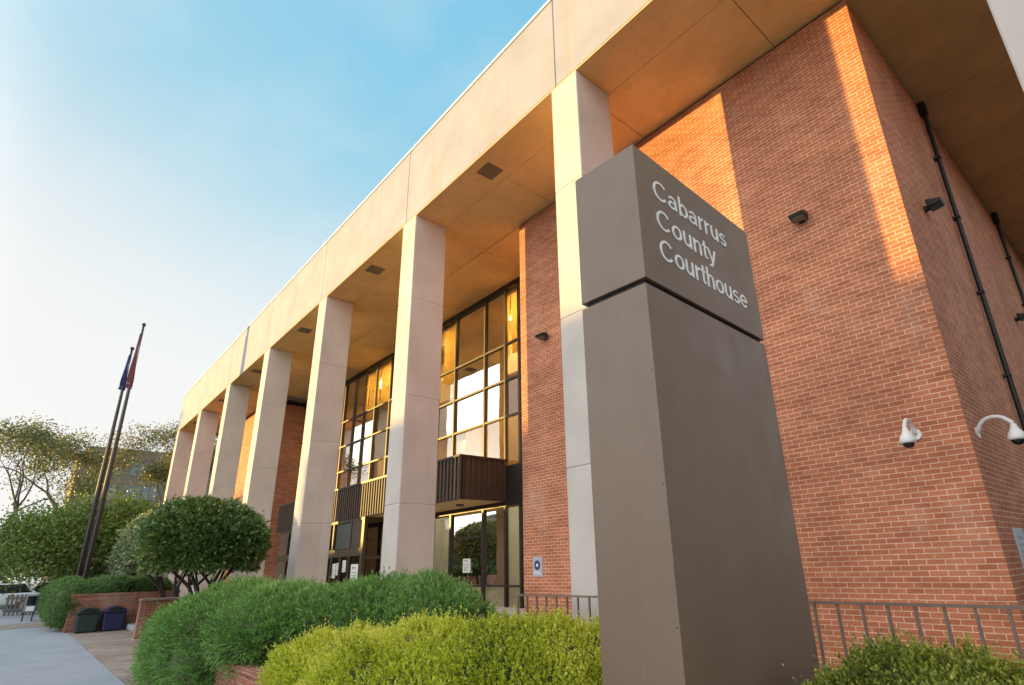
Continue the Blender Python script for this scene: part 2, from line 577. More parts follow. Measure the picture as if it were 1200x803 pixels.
# roof beam, panels between columns
b = MB()
xs = [XE] + [xr - CW * .80 for xr in [-.03 - 0] + XR][1:-1] + [XL]
for a, c in zip(xs[:-1], xs[1:]):
    b.box(c + .004, a - .004, 0, CD - .004, ZS + .03, ZT)
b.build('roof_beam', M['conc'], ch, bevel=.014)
b = MB()
for a, c in zip(xs[:-1], xs[1:]):
    b.box(c + .005, a - .005, .006, CD - .005, ZS, ZS + .028)
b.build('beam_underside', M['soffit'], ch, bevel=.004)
for xa, xb in ((-.03, XE), (XL, XL + CW)):
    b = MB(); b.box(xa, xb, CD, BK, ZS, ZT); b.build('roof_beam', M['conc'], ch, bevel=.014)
b = MB(); b.box(XL - .03, XE + .03, -.03, BK + .03, ZT + .002, ZT + .075)
b.build('roof_edge_cap', M['white'], ch, bevel=.01)
# soffit slabs (real joints between them)
b = MB()
jx = [-.03] + [-2.9 - 3.07 * i for i in range(13)] + [XL + CD + .003]
for a, c in zip(jx[:-1], jx[1:]):
    b.box(c + .006, a - .006, CD + .004, D + .05, ZS + .004, ZS + .2)
    if -33 < c < -9:
        b.box(c + .006, a - .006, D + .062, YG + .3, ZS + .004, ZS + .2)
b.box(-1.70, -.036, D + .062, 6.21, ZS + .004, ZS + .2)
for y0 in (6.22, 9.28, 12.34, 15.4, 18.46, 21.5):
    b.box(-1.70, -.036, y0 + .006, y0 + 3.05, ZS + .004, ZS + .2)
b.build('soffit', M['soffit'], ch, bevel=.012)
b = MB(); b.box(XL + .1, XE - .1, CD + .05, BK, ZS + .21, ZT - .1)
b.build('roof_slab', M['conc'], ch)
v0 = None
for i in range(7):
    cx = -9.06 - SP * i + .0
    if i == 6: break
    v = MB(); v.box(cx - .24, cx + .24, .25, .70, ZS - .012, ZS + .004)
    for j in range(7):
        v.box(cx - .20, cx + .20, .285 + j * .058, .31 + j * .058, ZS - .02, ZS - .011)
    v.build('soffit_vent', M['vent'], ch)
# columns: stacked precast drums with fine grooves
zj = [FL - .45, 2.945, 5.46, 8.02, ZS]
c = MB()
for a, e in zip(zj[:-1], zj[1:]):
    c.box(-CW, 0, 0, CD, a + .004, e - .004)
c.box(-CW + .01, -.01, .01, CD - .01, zj[0], ZS - .002)
col0 = c.build('column', M['conc_col'], ch, world=False, bevel=.016)
for i, xr in enumerate([-.03 + CW] + XR):
    o = col0 if i == 0 else col0.copy()
    if i: COL.objects.link(o); o.parent = ch
    o.location = (xr + 21.2, -D, -FL)

# curtain wall
MX = [-10.2, -11.60, -12.79, -13.49, -14.61, -16.43, -17.6, -18.8, -20.1, -21.5, -22.9, -24.03, -25.13, -26.3, -27.8, -28.95, -30.4, -32.05]
cw = MB()
for xm in MX[1:-1]:
    cw.box(xm - .035, xm + .035, YG - .07, YG + .03, 4.4, ZS)
TZ = [4.4, 5.92, 7.11, 8.32, ZS - .18]
for z in TZ[1:-1]:
    cw.box(MX[-1], MX[0], YG - .062, YG + .028, z - .032, z + .032)
cwo = cw.build('curtain_wall', M['mull'], ch)
fr = MB()
fr.box(MX[-1], MX[0], YG - .08, YG + .06, ZS - .18, ZS)
fr.box(MX[-1], MX[0], YG - .05, YG + .08, 3.22, 4.4)
fr.build('spandrel_band', M['mull_dark'], cwo)


def pane(x0, x1, z0, z1, m, parent, y=YG):
    p = MB()
    t = random.uniform(-.0035, .0035) * (x1 - x0); s = random.uniform(-.003, .003) * (z1 - z0)
    p.quad((x0, y - t - s, z0), (x1, y + t - s, z0), (x1, y + t + s, z1), (x0, y - t + s, z1))
    return p.build('glass_pane', m, parent)


for a, e in zip(MX[:-1], MX[1:]):
    for z0, z1 in zip(TZ[:-1], TZ[1:]):
        pane(e, a, z0, z1, M['glass'], cwo)
lw = MB()
LM = [x for x in MX if x > -19]
for xm in LM[1:]:
    lw.box(xm - .045, xm + .045, YG - .075, YG + .03, FL, 3.22)
lw.box(-18.8, MX[0], YG - .06, YG + .02, 1.02, 1.075)
lw.box(-16.43, -14.61, YG - .055, YG + .025, 2.43, 2.475)
lwo = lw.build('ground_floor_glazing', M['mull_dark'], ch)
for a, e in zip(LM[:-1], LM[1:]):
    for z0, z1 in ((FL, 1.05), (1.05, 3.22)):
        pane(e, a, z0, z1, M['glass_low'] if a < -12.7 else M['glass_dark'], lwo)
for a, e in ((-28, -30.0), (-30.0, -32.05)):
    pane(e, a, FL, 3.22, M['glass_dark'], lwo)
# vertical blinds in three of the ground floor panes
bl = MB()
x = -18.7
while x < -12.9:
    bl.quad((x, YG + .14, FL), (x + .105, YG + .165, FL), (x + .105, YG + .165, 3.2), (x, YG + .14, 3.2)); x += .1
bl.build('vertical_blind', M['blind'], lwo)
for (x0, x1) in ((-13.4, -12.9), (-14.5, -13.6), (-17.5, -16.5), (-16.3, -14.7), (-22.8, -21.6), (-23.95, -23.0), (-25.0, -24.1), (-26.2, -25.2)):
    bl = MB()
    x = x0
    while x < x1:
        bl.quad((x, YG + .14, 8.0), (x + .105, YG + .165, 8.0), (x + .105, YG + .165, ZS - .3), (x, YG + .14, ZS - .3)); x += .1
    bl.build('vertical_blind', M['goldblind'], cwo)
# rooms behind the glass
rm = MB()
rm.box(MX[-1], -10.3, YG + .1, 22, 3.9, 4.35)
rm.quad((MX[-1], 22, 0), (-10.3, 22, 0), (-10.3, 22, ZS), (MX[-1], 22, ZS))
rm.quad((MX[-1], YG + .1, 10.2), (-10.3, YG + .1, 10.2), (-10.3, 6.4, 10.2), (MX[-1], 6.4, 10.2))
rm.quad((MX[-1], 6.4, 10.2), (-10.3, 6.4, 10.2), (-10.3, 6.4, 8.4), (MX[-1], 6.4, 8.4))
rm.quad((MX[-1], 6.4, 8.4), (-10.3, 6.4, 8.4), (-10.3, 22, 8.4), (MX[-1], 22, 8.4))
rm.quad((MX[-1], YG + .1, .49), (-10.3, YG + .1, .49), (-10.3, 22, .49), (MX[-1], 22, .49))
for xx in (-19.0, -27.0):
    rm.box(xx - .08, xx + .08, YG + 2.2, 22, 4.35, 8.4)
rm.build('interior_rooms', M['inner'], ch)
for xx in (-12.2, -14.9, -17.8, -20.8, -23.8, -26.8):
    for yy in (8.3, 11.6, 15.4, 19.2):
        lp = MB(); lp.box(xx - .3, xx + .3, yy, yy + 1.2, 8.33, 8.38); lp.build('ceiling_or_fill_light', M['lamp'], ch)
for xx in (-13.0, -15.5, -18.0, -22.3, -24.8):  # unseen lamps added behind the upper blinds so they glow amber
    lp = MB(); lp.box(xx - .6, xx + .6, 5.3, 5.7, 10.1, 10.15); lp.build('ceiling_or_fill_light', M['blind_fill'], ch)
for xx in (-11.6, -13.6, -15.6, -17.6):  # unseen lamps added to brighten the ground floor blinds from behind
    lp = MB(); lp.box(xx - .3, xx + .3, 5.2, 6.3, 3.82, 3.87); lp.build('ceiling_or_fill_light', M['low_fill'], ch)

# balcony: ribbed parapet
BX0, BX1, BY, BZ0, BZ1 = -28.97, -13.47, 2.70, 3.37, 4.58
b = MB()
b.box(BX0, BX1, BY + .05, BY + .12, BZ0, BZ1 - .04); b.box(BX1 - .12, BX1 - .05, BY + .12, YG, BZ0, BZ1 - .04); b.box(BX0 + .05, BX0 + .12, BY + .12, YG, BZ0, BZ1 - .04)
x = BX0
while x < BX1 - .05:
    b.box(x, x + .07, BY, BY + .05, BZ0, BZ1 - .04); x += .19
y = BY + .02
while y < YG - .1:
    b.box(BX1 - .05, BX1, y, y + .07, BZ0, BZ1 - .04); y += .19
bal = b.build('balcony', M['rib'], ch)
b = MB(); b.box(BX0 - .02, BX1 + .02, BY - .02, BY + .14, BZ1 - .04, BZ1 + .02); b.box(BX1 - .14, BX1 + .02, BY + .14, YG, BZ1 - .04, BZ1 + .02)
b.build('handrail', M['mull_dark'], bal)
b = MB(); b.box(BX0 + .02, BX1 - .13, BY + .13, YG - .06, BZ0 - .004, BZ0 + .25)
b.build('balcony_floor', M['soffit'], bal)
b = MB(); b.lathe((-14.78, 3.58, BZ0 - .05), [(.11, 0), (.13, .045)], 16)
b.build('down_light', M['dark'], bal)

# glass vestibule below the balcony
VX, VY = -19.5, 2.74
b = MB()
for xm in (-19.60, -20.62, -22.2, -23.3, -24.6):
    wd = .09 if xm == -19.60 else .05
    b.box(xm - wd, xm + wd, VY, VY + .12, FL, BZ0 - .005)
b.box(-28.5, -19.7, VY - .005, VY + .11, 2.07, 2.33); b.box(-28.5, -19.7, VY + .01, VY + .1, FL, FL + .12)
b.box(-28.5, -19.7, VY + .01, VY + .1, 3.27, BZ0 - .005)
b.box(-21.42, -21.34, VY - .01, VY + .1, FL, 2.07)
b.box(-19.66, -19.56, YG - .16, YG - .08, FL, BZ0); b.box(-19.66, -19.56, VY + .12, YG - .16, 1.96, 2.06)
vo = b.build('entrance_vestibule', M['mull'], ch)
b = MB(); b.box(-20.57, -19.69, VY + .03, VY + .07, 2.33, 3.27)
b.build('grey_panel', M['rib'], vo)
b = MB(); b.quad((-22.15, VY + .06, 2.33), (-20.74, VY + .06, 2.33), (-20.74, VY + .06, 3.27), (-22.15, VY + .06, 3.27)); b.build('glass_pane', M['glass_low'], vo)
b = MB(); b.box(-22.12, -20.78, VY + .10, VY + .14, 2.36, 3.25); b.build('window_board', M['plate'], vo)
for (x0, x1) in ((-22.15, -21.42), (-21.34, -20.67), (-20.57, -19.69)):
    b = MB(); b.quad((x0, VY + .06, FL), (x1, VY + .06, FL), (x1, VY + .06, 2.07), (x0, VY + .06, 2.07))
    dr = b.build('glass_door', M['glass_dark'], vo)
    b = MB(); b.box(x0 + .06, x0 + .09, VY - .06, VY - .03, 1.2, 1.7); b.box(x0 + .06, x0 + .09, VY - .03, VY + .055, 1.22, 1.25); b.box(x0 + .06, x0 + .09, VY - .03, VY + .055, 1.65, 1.68)
    b.build('handle', M['mull'], dr)
b = MB(); b.quad((-19.61, VY + .1, FL), (-19.61, YG, FL), (-19.61, YG, BZ0), (-19.61, VY + .1, BZ0)); b.build('glass_pane', M['glass_dark'], vo)
b = MB(); b.quad((-28.5, VY + .06, FL), (-22.25, VY + .06, FL), (-22.25, VY + .06, BZ0), (-28.5, VY + .06, BZ0)); b.build('glass_pane', M['glass_dark'], vo)

# downpipes on the end wall
for yy, kink in ((6.12, True), (12.3, False)):
    b = MB()
    b.tube([(-1.565, yy, ZS - .02), (-1.565, yy, .1)], .042, 12)
    b.box(-1.636, -1.50, yy - .085, yy + .085, ZS - .32, ZS - .06)
    dp = b.build('downpipe', M['dark'], ch, smooth=False)
    for z in (9.0, 7.6, 6.0, 4.4, 2.8, 1.2):
        b = MB(); b.box(-1.636, -1.515, yy - .062, yy + .062, z, z + .045)
        b.build('pipe_bracket', M['dark'], dp)

# ------------------------------------------------------------------ sign pylon
SA = .0523
sg = thing('sign_pylon', (-2.303, -2.935, .55), 'tall bronze-brown metal sign pylon lettered with the courthouse name', 'sign', rz=SA)
zb = .55
b = MB(); b.box(-.651, 0, 0, 1.974, 3.585 - zb, 4.827 - zb); hd = b.build('sign_head', M['sign'], sg, world=False, bevel=.006, seg=2)
b = MB(); b.box(-.650, -.001, .001, 1.973, -.1, 3.538 - zb); b.build('sign_shaft', M['sign'], sg, world=False, bevel=.006, seg=2)
b = MB(); b.box(-.61, -.035, .035, 1.94, 3.538 - zb, 3.585 - zb); b.build('shadow_gap', M['dark'], sg, world=False)
for z in (.62, 1.49, 2.3):
    for xx in (-.022,):
        b = MB(); b.tube([(xx, .004, z), (xx, -.004, z)], .0045, 6); b.build('rivet', M['mull_dark'], sg, world=False)


def arc(cx, cy, rx, ry, a0, a1, n=14):
    return [(cx + rx * math.cos(R(a0 + (a1 - a0) * i / n)), cy + ry * math.sin(R(a0 + (a1 - a0) * i / n))) for i in range(n + 1)]


# grotesque letters as centre-line strokes, cap height 1, x-height .72; (advance, strokes)
T_ = .108
XH, B_ = .72 - .075, .075
MY = (XH + B_) / 2
RY = (XH - B_) / 2
GLYPH = {
    'C': (.84, [arc(.42, .5, .34, .425, 38, 322, 26)]),
    'a': (.62, [arc(.28, XH - .17, .19, .17, 160, 0, 12) + [(.47, .20), (.49, .11), (.53, .075)], arc(.26, .235, .18, .16, 62, 360, 16)[0:1] + [(.45, .40), (.24, .37)] + arc(.24, .225, .165, .15, 90, 270, 10) + [(.34, .095), (.45, .21)]]),
    'b': (.64, [[(.12, 1.0), (.12, 0)], arc(.33, MY, .215, RY, 180, -180, 26)]),
    'r': (.42, [[(.12, .72), (.12, 0)], [(.12, .36)] + arc(.36, .40, .24, .245, 170, 88, 8)]),
    'u': (.63, [[(.12, .72), (.12, .30)] + arc(.30, .28, .18, .205, 180, 290, 10) + [(.45, .20), (.50, .32)], [(.50, .72), (.50, 0)]]),
    's': (.56, [arc(.28, XH - .145, .175, .145, 30, 150, 8) + [(.10, XH - .16), (.16, .40), (.28, .362), (.40, .325), (.465, .23)] + arc(.28, .215, .185, .14, 0, -155, 10)]),
    'o': (.66, [arc(.33, MY, .235, RY, 0, 360, 28)]),
    'n': (.63, [[(.12, .72), (.12, 0)], [(.12, .42)] + arc(.315, .44, .185, .205, 150, 0, 12) + [(.50, 0)]]),
    't': (.36, [[(.17, .93), (.17, .17), (.20, .095), (.31, .075)], [(.02, .655), (.32, .655)]]),
    'y': (.58, [[(.05, .72), (.285, .06)], [(.52, .72), (.27, -.06), (.19, -.19), (.06, -.20)]]),
    'h': (.63, [[(.12, 1.0), (.12, 0)], [(.12, .42)] + arc(.315, .44, .185, .205, 150, 0, 12) + [(.50, 0)]]),
    'e': (.63, [[(.095, .375), (.54, .375)] + arc(.32, MY, .225, RY, 4, 318, 24)]),
}


def ribbon(mb, pts, w, d0, d1, fn):
    P = [Vector(p) for p in pts]; n = len(P); L_ = []; R_ = []
    for i, p in enumerate(P):
        a = (P[i] - P[i - 1]).normalized() if i else None
        c = (P[i + 1] - P[i]).normalized() if i < n - 1 else None
        if a is None: a = c
        if c is None: c = a
        na, nc = Vector((-a.y, a.x)), Vector((-c.y, c.x))
        mt = (na + nc).normalized(); k_ = w / 2 / max(.5, mt.dot(nc))
        L_.append(p + mt * k_); R_.append(p - mt * k_)
    for i in range(n - 1):
        q_ = [L_[i], R_[i], R_[i + 1], L_[i + 1]]
        mb.quad(*[fn(v, d1) for v in q_]); mb.quad(*[fn(v, d0) for v in q_])
        mb.quad(fn(L_[i], d0), fn(L_[i + 1], d0), fn(L_[i + 1], d1), fn(L_[i], d1)); mb.quad(fn(R_[i], d0), fn(R_[i + 1], d0), fn(R_[i + 1], d1), fn(R_[i], d1))
    for e in (0, n - 1):
        mb.quad(fn(L_[e], d0), fn(R_[e], d0), fn(R_[e], d1), fn(L_[e], d1))


def letter_line(body, y0, z0, width, cap, m, parent):
    """the word as raised letters on the local plane x = 0, reading along +y"""
    tot = sum(GLYPH[c][0] for c in body) - .20
    sx = width / tot; mb = MB(); cur = -.08
    for ci, c in enumerate(body):
        for si, stt in enumerate(GLYPH[c][1]):
            d1 = .0055 + .0006 * si
            ribbon(mb, stt, T_, .0004, d1, lambda v, d, cur=cur: (d, y0 + (cur + v[0]) * sx, z0 + v[1] * cap))
        cur += GLYPH[c][0]
    return mb.build('lettering', m, parent, world=False)


for body, y0, z0, wd in (('Cabarrus', .252, 4.418, 1.18), ('County', .258, 4.125, .905), ('Courthouse', .258, 3.836, 1.43)):
    letter_line(body, y0, z0 - zb, wd, .200, M['letter'], hd)

# ------------------------------------------------------------------ small fittings on the walls
def wall_lamp(x, y, z, rz, label):
    """flood light: back box, tilted head with hood and lens; local -y points out of the wall"""
    t = thing('flood_light', (x, y, z), label, 'lamp', 'flood lights on the brick walls', rz)
    b = MB(); b.box(-.04, .04, -.08, 0, -.07, .008); b.build('mount', M['dark'], t, world=False, bevel=.006)
    b = MB(); b.prism([(-.27, .016), (-.06, .08), (-.05, .016), (-.08, -.07), (-.25, -.04)], 'x', -.12, .12); b.build('lamp_head', M['dark'], t, world=False, bevel=.008)
    b = MB(); b.quad((-.10, -.243, -.0445), (.10, -.243, -.0445), (.10, -.088, -.072), (-.10, -.088, -.072)); b.build('lens', M['far_glass'], t, world=False)


wall_lamp(-3.035, D, 6.78, 0, 'small black flood light on the front brick face just right of the sign pylon')
wall_lamp(-9.41, D, 6.78, 0, 'small black flood light on brick between a glazed bay and the nearest full column')
wall_lamp(-1.636, 3.77, 6.83, R(90), 'black flood light on the shaded end wall between the brick corner and the first downpipe')
wall_lamp(-1.636, 10.1, 6.63, R(90), 'black flood light far along the shaded end wall, beyond the first downpipe')


def dome_camera(x, y, z, rz, label):
    t = thing('dome_camera', (x, y, z), label, 'security camera', 'white dome cameras on the brick walls', rz)
    b = MB(); b.tube([(0, 0, 0), (0, -.02, 0)], .075, 16)
    b.build('wall_plate', M['white'], t, world=False, bevel=.004)
    pts = [(0, -.02 - .36 * (1 - math.cos(w)) * .5 * 1.0, .17 * math.sin(w)) for w in [math.pi * i / 10 for i in range(8)]]
    pts += [(0, -.375, .07), (0, -.385, .02)]
    b = MB(); b.tube(pts, .026, 10); b.build('arm', M['white'], t, world=False, smooth=True)
    b = MB(); b.lathe((0, -.385, -.16), [(.095, 0), (.098, .03), (.080, .09), (.052, .13), (.036, .17), (.032, .20)], 22); b.build('housing', M['white'], t, world=False, smooth=True)
    b = MB(); b.lathe((0, -.385, -.16), [(.018, -.06), (.045, -.048), (.064, -.024), (.070, .0)], 18); b.build('dome', M['car_glass'], t, world=False, smooth=True)


dome_camera(-2.21, D, 3.03, 0, 'white dome camera on the front brick face near the corner')
dome_camera(-1.636, 2.86, 3.00, R(90), 'white dome camera on an arched arm on the shaded end wall')

t = thing('wall_plaque', (-9.9, D, 1.33), 'small pale blue accessible-entrance plaque on brick beside the glazed bay', 'sign')
b = MB(); b.box(-10.055, -9.745, D - .015, D, 1.33, 1.74); b.build('plate', M['plate'], t, bevel=.004)
b = MB(); b.tube([(-9.9, D - .016, 1.57), (-9.9, D - .020, 1.57)], .10, 20); b.build('emblem', M['blue'], t)
b = MB(); b.tube([(-9.9, D - .021, 1.57), (-9.9, D - .024, 1.57)], .035, 14); b.box(-10.02, -9.78, D - .0185, D - .0155, 1.39, 1.405); b.box(-10.02, -9.82, D - .0185, D - .0155, 1.425, 1.44); b.build('lettering', M['white'], t)

t = thing('notice_board', (-1.636, 3.4, 1.4), 'pale blue-white notice plate fixed low on the shaded end wall', 'sign')
b = MB(); b.box(-1.636, -1.61, 3.22, 3.72, 1.28, 1.83); b.build('plate', M['plate'], t, bevel=.004)
b = MB()
for i in range(5):
    b.box(-1.61, -1.607, 3.28, 3.66 - .05 * (i % 3), 1.36 + .085 * i, 1.385 + .085 * i)
b.build('lettering', M['ink'], t)


def paper(x0, x1, y, z0, z1, label):
    t = thing('paper_notice', ((x0 + x1) / 2, y, z0), label, 'notice', 'paper notices on the glass')
    b = MB(); b.box(x0, x1, y - .004, y, z0, z1); b.build('sheet', M['paper'], t)
    b = MB(); w = x1 - x0; h = z1 - z0
    b.box(x0 + .15 * w, x1 - .35 * w, y - .0065, y - .0045, z0 + .80 * h, z0 + .88 * h)
    for i in range(5): b.box(x0 + .15 * w, x1 - .15 * w, y - .0065, y - .0045, z0 + (.12 + .12 * i) * h, z0 + (.16 + .12 * i) * h)
    b.build('print', M['ink'], t)


paper(-15.70, -15.29, YG - .02, 1.42, 1.83, 'single white paper notice on the ground-floor glass right of the entrance')
for i, (x0, z0, w, h, lb) in enumerate([(-22.1, 1.35, .3, .5, 'white notice on the entrance glass, leftmost of the row'), (-21.75, 1.45, .28, .42, 'white notice on the left entrance door beside the door edge'),
                                   (-21.2, 1.55, .3, .4, 'white notice set highest on the middle entrance door'), (-20.45, 1.05, .6, .75, 'large white poster on the entrance door under the grey panel')]):
    paper(x0, x0 + w, VY + .05, z0, z0 + h, lb)

# railing in front of the building
rl = thing('metal_railing', (-7.17, -.3, FL), 'low brown metal railing running behind the shrubs in front of the brick wall', 'railing')
b = MB(); b.box(-7.19, 3.0, -.32, -.28, 1.137, 1.162)
b.build('top_rail', M['rail'], rl)
p0 = None
x = -7.17
while x < 3.0:
    if p0 is None:
        b = MB(); b.box(-.011, .011, -.011, .011, -.44, 1.136 - FL); p0 = b.build('post', M['rail'], rl, world=False); o = p0
    else:
        o = p0.copy(); COL.objects.link(o); o.parent = rl
    o.location = (x + 7.17, 0, 0)
    x += .214
o = None

# ------------------------------------------------------------------ planters
def planter(x0, x1, y0, y1, h, label, soil=.08):
    t = thing('brick_planter', ((x0 + x1) / 2, (y0 + y1) / 2, 0), label, 'planter', 'brick planters in front of the courthouse')
    b = MB(); w = .22
    b.box(x0, x1, y0, y0 + w, -.1, h - .07); b.box(x0, x1, y1 - w, y1, -.1, h - .07); b.box(x0, x0 + w, y0 + w, y1 - w, -.1, h - .07); b.box(x1 - w, x1, y0 + w, y1 - w, -.1, h - .07)
    b.build('wall', M['brick_low'], t)
    b = MB(); w2 = w + .02
    b.box(x0 - .02, x1 + .02, y0 - .02, y0 + w2, h - .07, h); b.box(x0 - .02, x1 + .02, y1 - w2, y1 + .02, h - .07, h); b.box(x0 - .02, x0 + w2, y0 + w2, y1 - w2, h - .07, h); b.box(x1 - w2, x1 + .02, y0 + w2, y1 - w2, h - .07, h)
    b.build('coping', M['brick_low'], t, bevel=.008)
    b = MB(); b.box(x0 + w, x1 - w, y0 + w, y1 - w, -.1, h - soil); b.build('soil', M['earth'], t)


planter(-13.75, 3.5, -3.9, -.6, .58, 'long low brick planter under the sign pylon and the near shrubs')
planter(-40, -24.82, -4.5, -1.52, 1.12, 'tall brick planter behind the two recycling bins')
planter(-20.12, -13.85, -2.75, -.6, .72, 'brick planter under the dark dome-clipped tree')
t = thing('cheek_wall', (-20.3, -2.4, 0), 'narrow brick cheek wall beside the entrance steps', 'wall')
b = MB(); b.box(-20.47, -20.16, -3.25, -1.6, -.1, .95); b.build('wall', M['brick_low'], t)
b = MB(); b.box(-20.49, -20.14, -3.27, -1.58, .95, 1.01); b.build('coping', M['paver'], t, bevel=.008)


# ------------------------------------------------------------------ foliage
def unit(a):
    return a / np.maximum(np.linalg.norm(a, axis=1, keepdims=True), 1e-9)


_K = rng.normal(size=(10, 3)); _PH = rng.uniform(0, 6.28, 10)


def wob(P, s):
    return np.sin(P @ (_K.T * s) + _PH).mean(axis=1) * 2.2


def mesh_leaves(name, B, A, S, L, Wd, tint, m, parent):
    """one diamond leaf per row: base B, axis A, side S"""
    N = len(B); off = np.array(origin(parent)) if parent is not None else 0
    B = B - off
    L = L[:, None]; Wd = Wd[:, None]
    V = np.empty((N, 4, 3))
    V[:, 0] = B; V[:, 1] = B + A * L * .45 + S * Wd * .5; V[:, 2] = B + A * L; V[:, 3] = B + A * L * .45 - S * Wd * .5
    me = bpy.data.meshes.new(name)
    me.vertices.add(N * 4); me.loops.add(N * 4); me.polygons.add(N)
    me.vertices.foreach_set('co', V.ravel().astype(np.float32))
    me.loops.foreach_set('vertex_index', np.arange(N * 4, dtype=np.int32))
    me.polygons.foreach_set('loop_start', np.arange(0, N * 4, 4, dtype=np.int32))
    me.polygons.foreach_set('loop_total', np.full(N, 4, dtype=np.int32))
    at = me.attributes.new('tint', 'FLOAT', 'FACE')
    at.data.foreach_set('value', np.clip(tint, 0, 1).astype(np.float32))
    me.update(calc_edges=True); me.validate()
    me.materials.append(m)
    o = bpy.data.objects.new(name, me); COL.objects.link(o)
    if parent is not None: o.parent = parent
    return o


def sprigs(B, A, l, k, leafL, leafW, ang, droop=0.):
    """k leaflets spread along each stem. returns base, axis, side, idx"""
    n = len(B)
    t = np.tile(np.linspace(.15, 1, k), (n, 1)) + rng.uniform(-.06, .06, (n, k))
    ref = unit(np.cross(A, rng.normal(size=(n, 3)))); bi = np.cross(A, ref)
    ph = np.tile(np.arange(k) * 2.4, (n, 1)) + rng.uniform(0, 6.28, (n, 1))
    rad = ref[:, None] * np.cos(ph)[..., None] + bi[:, None] * np.sin(ph)[..., None]
    th = ang * (1.15 - .65 * t)[..., None] + rng.normal(0, .15, (n, k, 1))
    ax = A[:, None] * np.cos(th) + rad * np.sin(th)
    P = B[:, None] + A[:, None] * (l[:, None] * t)[..., None]
    P[..., 2] -= droop * (t ** 2) * l[:, None]
    ax = ax.reshape(-1, 3); ax[:, 2] -= droop * .6; ax = unit(ax)
    S = unit(np.cross(ax, rng.normal(size=ax.shape)))
    idx = np.repeat(np.arange(n), k)
    return P.reshape(-1, 3), ax, S, idx


def on_blobs(blobs, n, zmin, lump=.06, ls=5.):
    """points + normals on the outside of a union of ellipsoids"""
    E = np.array(blobs, float); C_, Rr = E[:, :3], E[:, 3:]
    area = (Rr[:, 0] * Rr[:, 1] + Rr[:, 0] * Rr[:, 2] + Rr[:, 1] * Rr[:, 2]); pr = area / area.sum()
    out_p, out_n = [], []; got = 0
    while got < n:
        i = rng.choice(len(E), size=n, p=pr)
        d = unit(rng.normal(size=(n, 3)))
        nn = unit(d / Rr[i]); w = 1. / np.linalg.norm(d / Rr[i], axis=1)
        P = C_[i] + d * Rr[i]
        keep = P[:, 2] > zmin
        for j in range(len(E)):
            keep &= (i == j) | ((((P - C_[j]) / (Rr[j] * .985)) ** 2).sum(axis=1) > 1)
        P = P[keep]; nn = nn[keep]
        P = P + nn * (wob(P, ls) * lump + wob(P, ls * 2.7) * lump * .55 + wob(P, ls * 6.5) * lump * .4)[:, None]
        out_p.append(P); out_n.append(nn); got += len(P)
    return np.concatenate(out_p)[:n], np.concatenate(out_n)[:n]


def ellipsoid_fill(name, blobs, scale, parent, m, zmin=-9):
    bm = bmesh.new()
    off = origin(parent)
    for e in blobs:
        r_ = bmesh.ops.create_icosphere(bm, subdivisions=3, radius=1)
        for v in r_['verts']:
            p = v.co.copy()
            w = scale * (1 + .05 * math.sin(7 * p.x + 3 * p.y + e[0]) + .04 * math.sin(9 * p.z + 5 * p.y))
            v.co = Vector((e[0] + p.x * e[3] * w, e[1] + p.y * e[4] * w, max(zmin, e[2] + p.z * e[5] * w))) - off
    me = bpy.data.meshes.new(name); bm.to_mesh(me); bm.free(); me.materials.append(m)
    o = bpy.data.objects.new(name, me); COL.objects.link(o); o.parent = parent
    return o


def shrub(name, label, cat, blobs, n, k, sl, leaf, m, zmin, ang=.8, droop=0., up=.4, jit=.45, tint=(.45, .22, .16), fill=.86, lump=.06, ls=5., group=None, fillmat='inner_leaf', tip=.25):
    E = np.array(blobs)
    t = thing(name, (float(E[:, 0].mean()), float(E[:, 1].mean()), zmin), label, cat, group)
    P, N = on_blobs(blobs, n, zmin, lump, ls)
    kp = wob(P, 3.7) < rng.uniform(.62, 1.1, n)
    P, N = P[kp], N[kp]; n = len(P)
    P = P - N * rng.uniform(0, .10, (n, 1)) * min(1, E[:, 3:].min() * 2)
    A = unit(N * 1. + np.array([0, 0, up]) + rng.normal(0, jit, (n, 3)))
    l = sl * np.exp(rng.normal(-.08, .36, n)); l[rng.random(n) < .012] *= 2.2
    B, ax, S, idx = sprigs(P - A * (l * .35)[:, None], A, l, k, 0, 0, ang, droop)
    tn = tint[0] + tint[1] * wob(P, 2.2)[idx] + tint[2] * rng.normal(size=len(idx)) + .10 * rng.normal(size=n)[idx] + tip * (np.tile(np.linspace(0, 1, k), n) - .5)
    L = leaf[0] * rng.uniform(.7, 1.25, len(B)); Wd = leaf[1] * rng.uniform(.75, 1.2, len(B))
    mesh_leaves('foliage', B, ax, S, L, Wd, tn, m, t)
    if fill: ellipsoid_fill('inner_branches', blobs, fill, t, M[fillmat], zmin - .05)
    return t


JUN = [(-12.2, -3.2, .55, 1.2, .95, .74), (-11.0, -3.2, .60, 1.8, 1.05, .80), (-9.4, -2.9, .72, 1.7, 1.1, .70), (-8.1, -2.35, .75, 1.5, 1.15, .68),
       (-7.1, -1.9, .72, 1.15, .8, .64), (-11.2, -3.85, .42, 1.35, .45, .55), (-9.9, -3.75, .62, 1.3, .5, .50), (-9.6, -4.0, .42, .9, .3, .42), (-8.4, -3.65, .80, .9, .5, .36)]
shrub('juniper_hedge', 'wide feathery green juniper hedge spilling over the low brick planter', 'hedge', JUN, 19000, 10, .19, (.058, .0125), M['juniper'], .10, .7, .25, .35, .5, (.45, .20, .17), .86, .08, 3.2, tip=.5)
YEL = [(-6.05, -3.35, .58, .95, .62, .36), (-5.1, -3.05, .62, 1.1, .85, .42), (-4.1, -2.75, .66, 1.0, .95, .42), (-3.55, -2.1, .66, .75, .8, .42), (-4.7, -3.6, .52, 1.2, .45, .38), (-6.6, -3.1, .52, .6, .6, .34)]
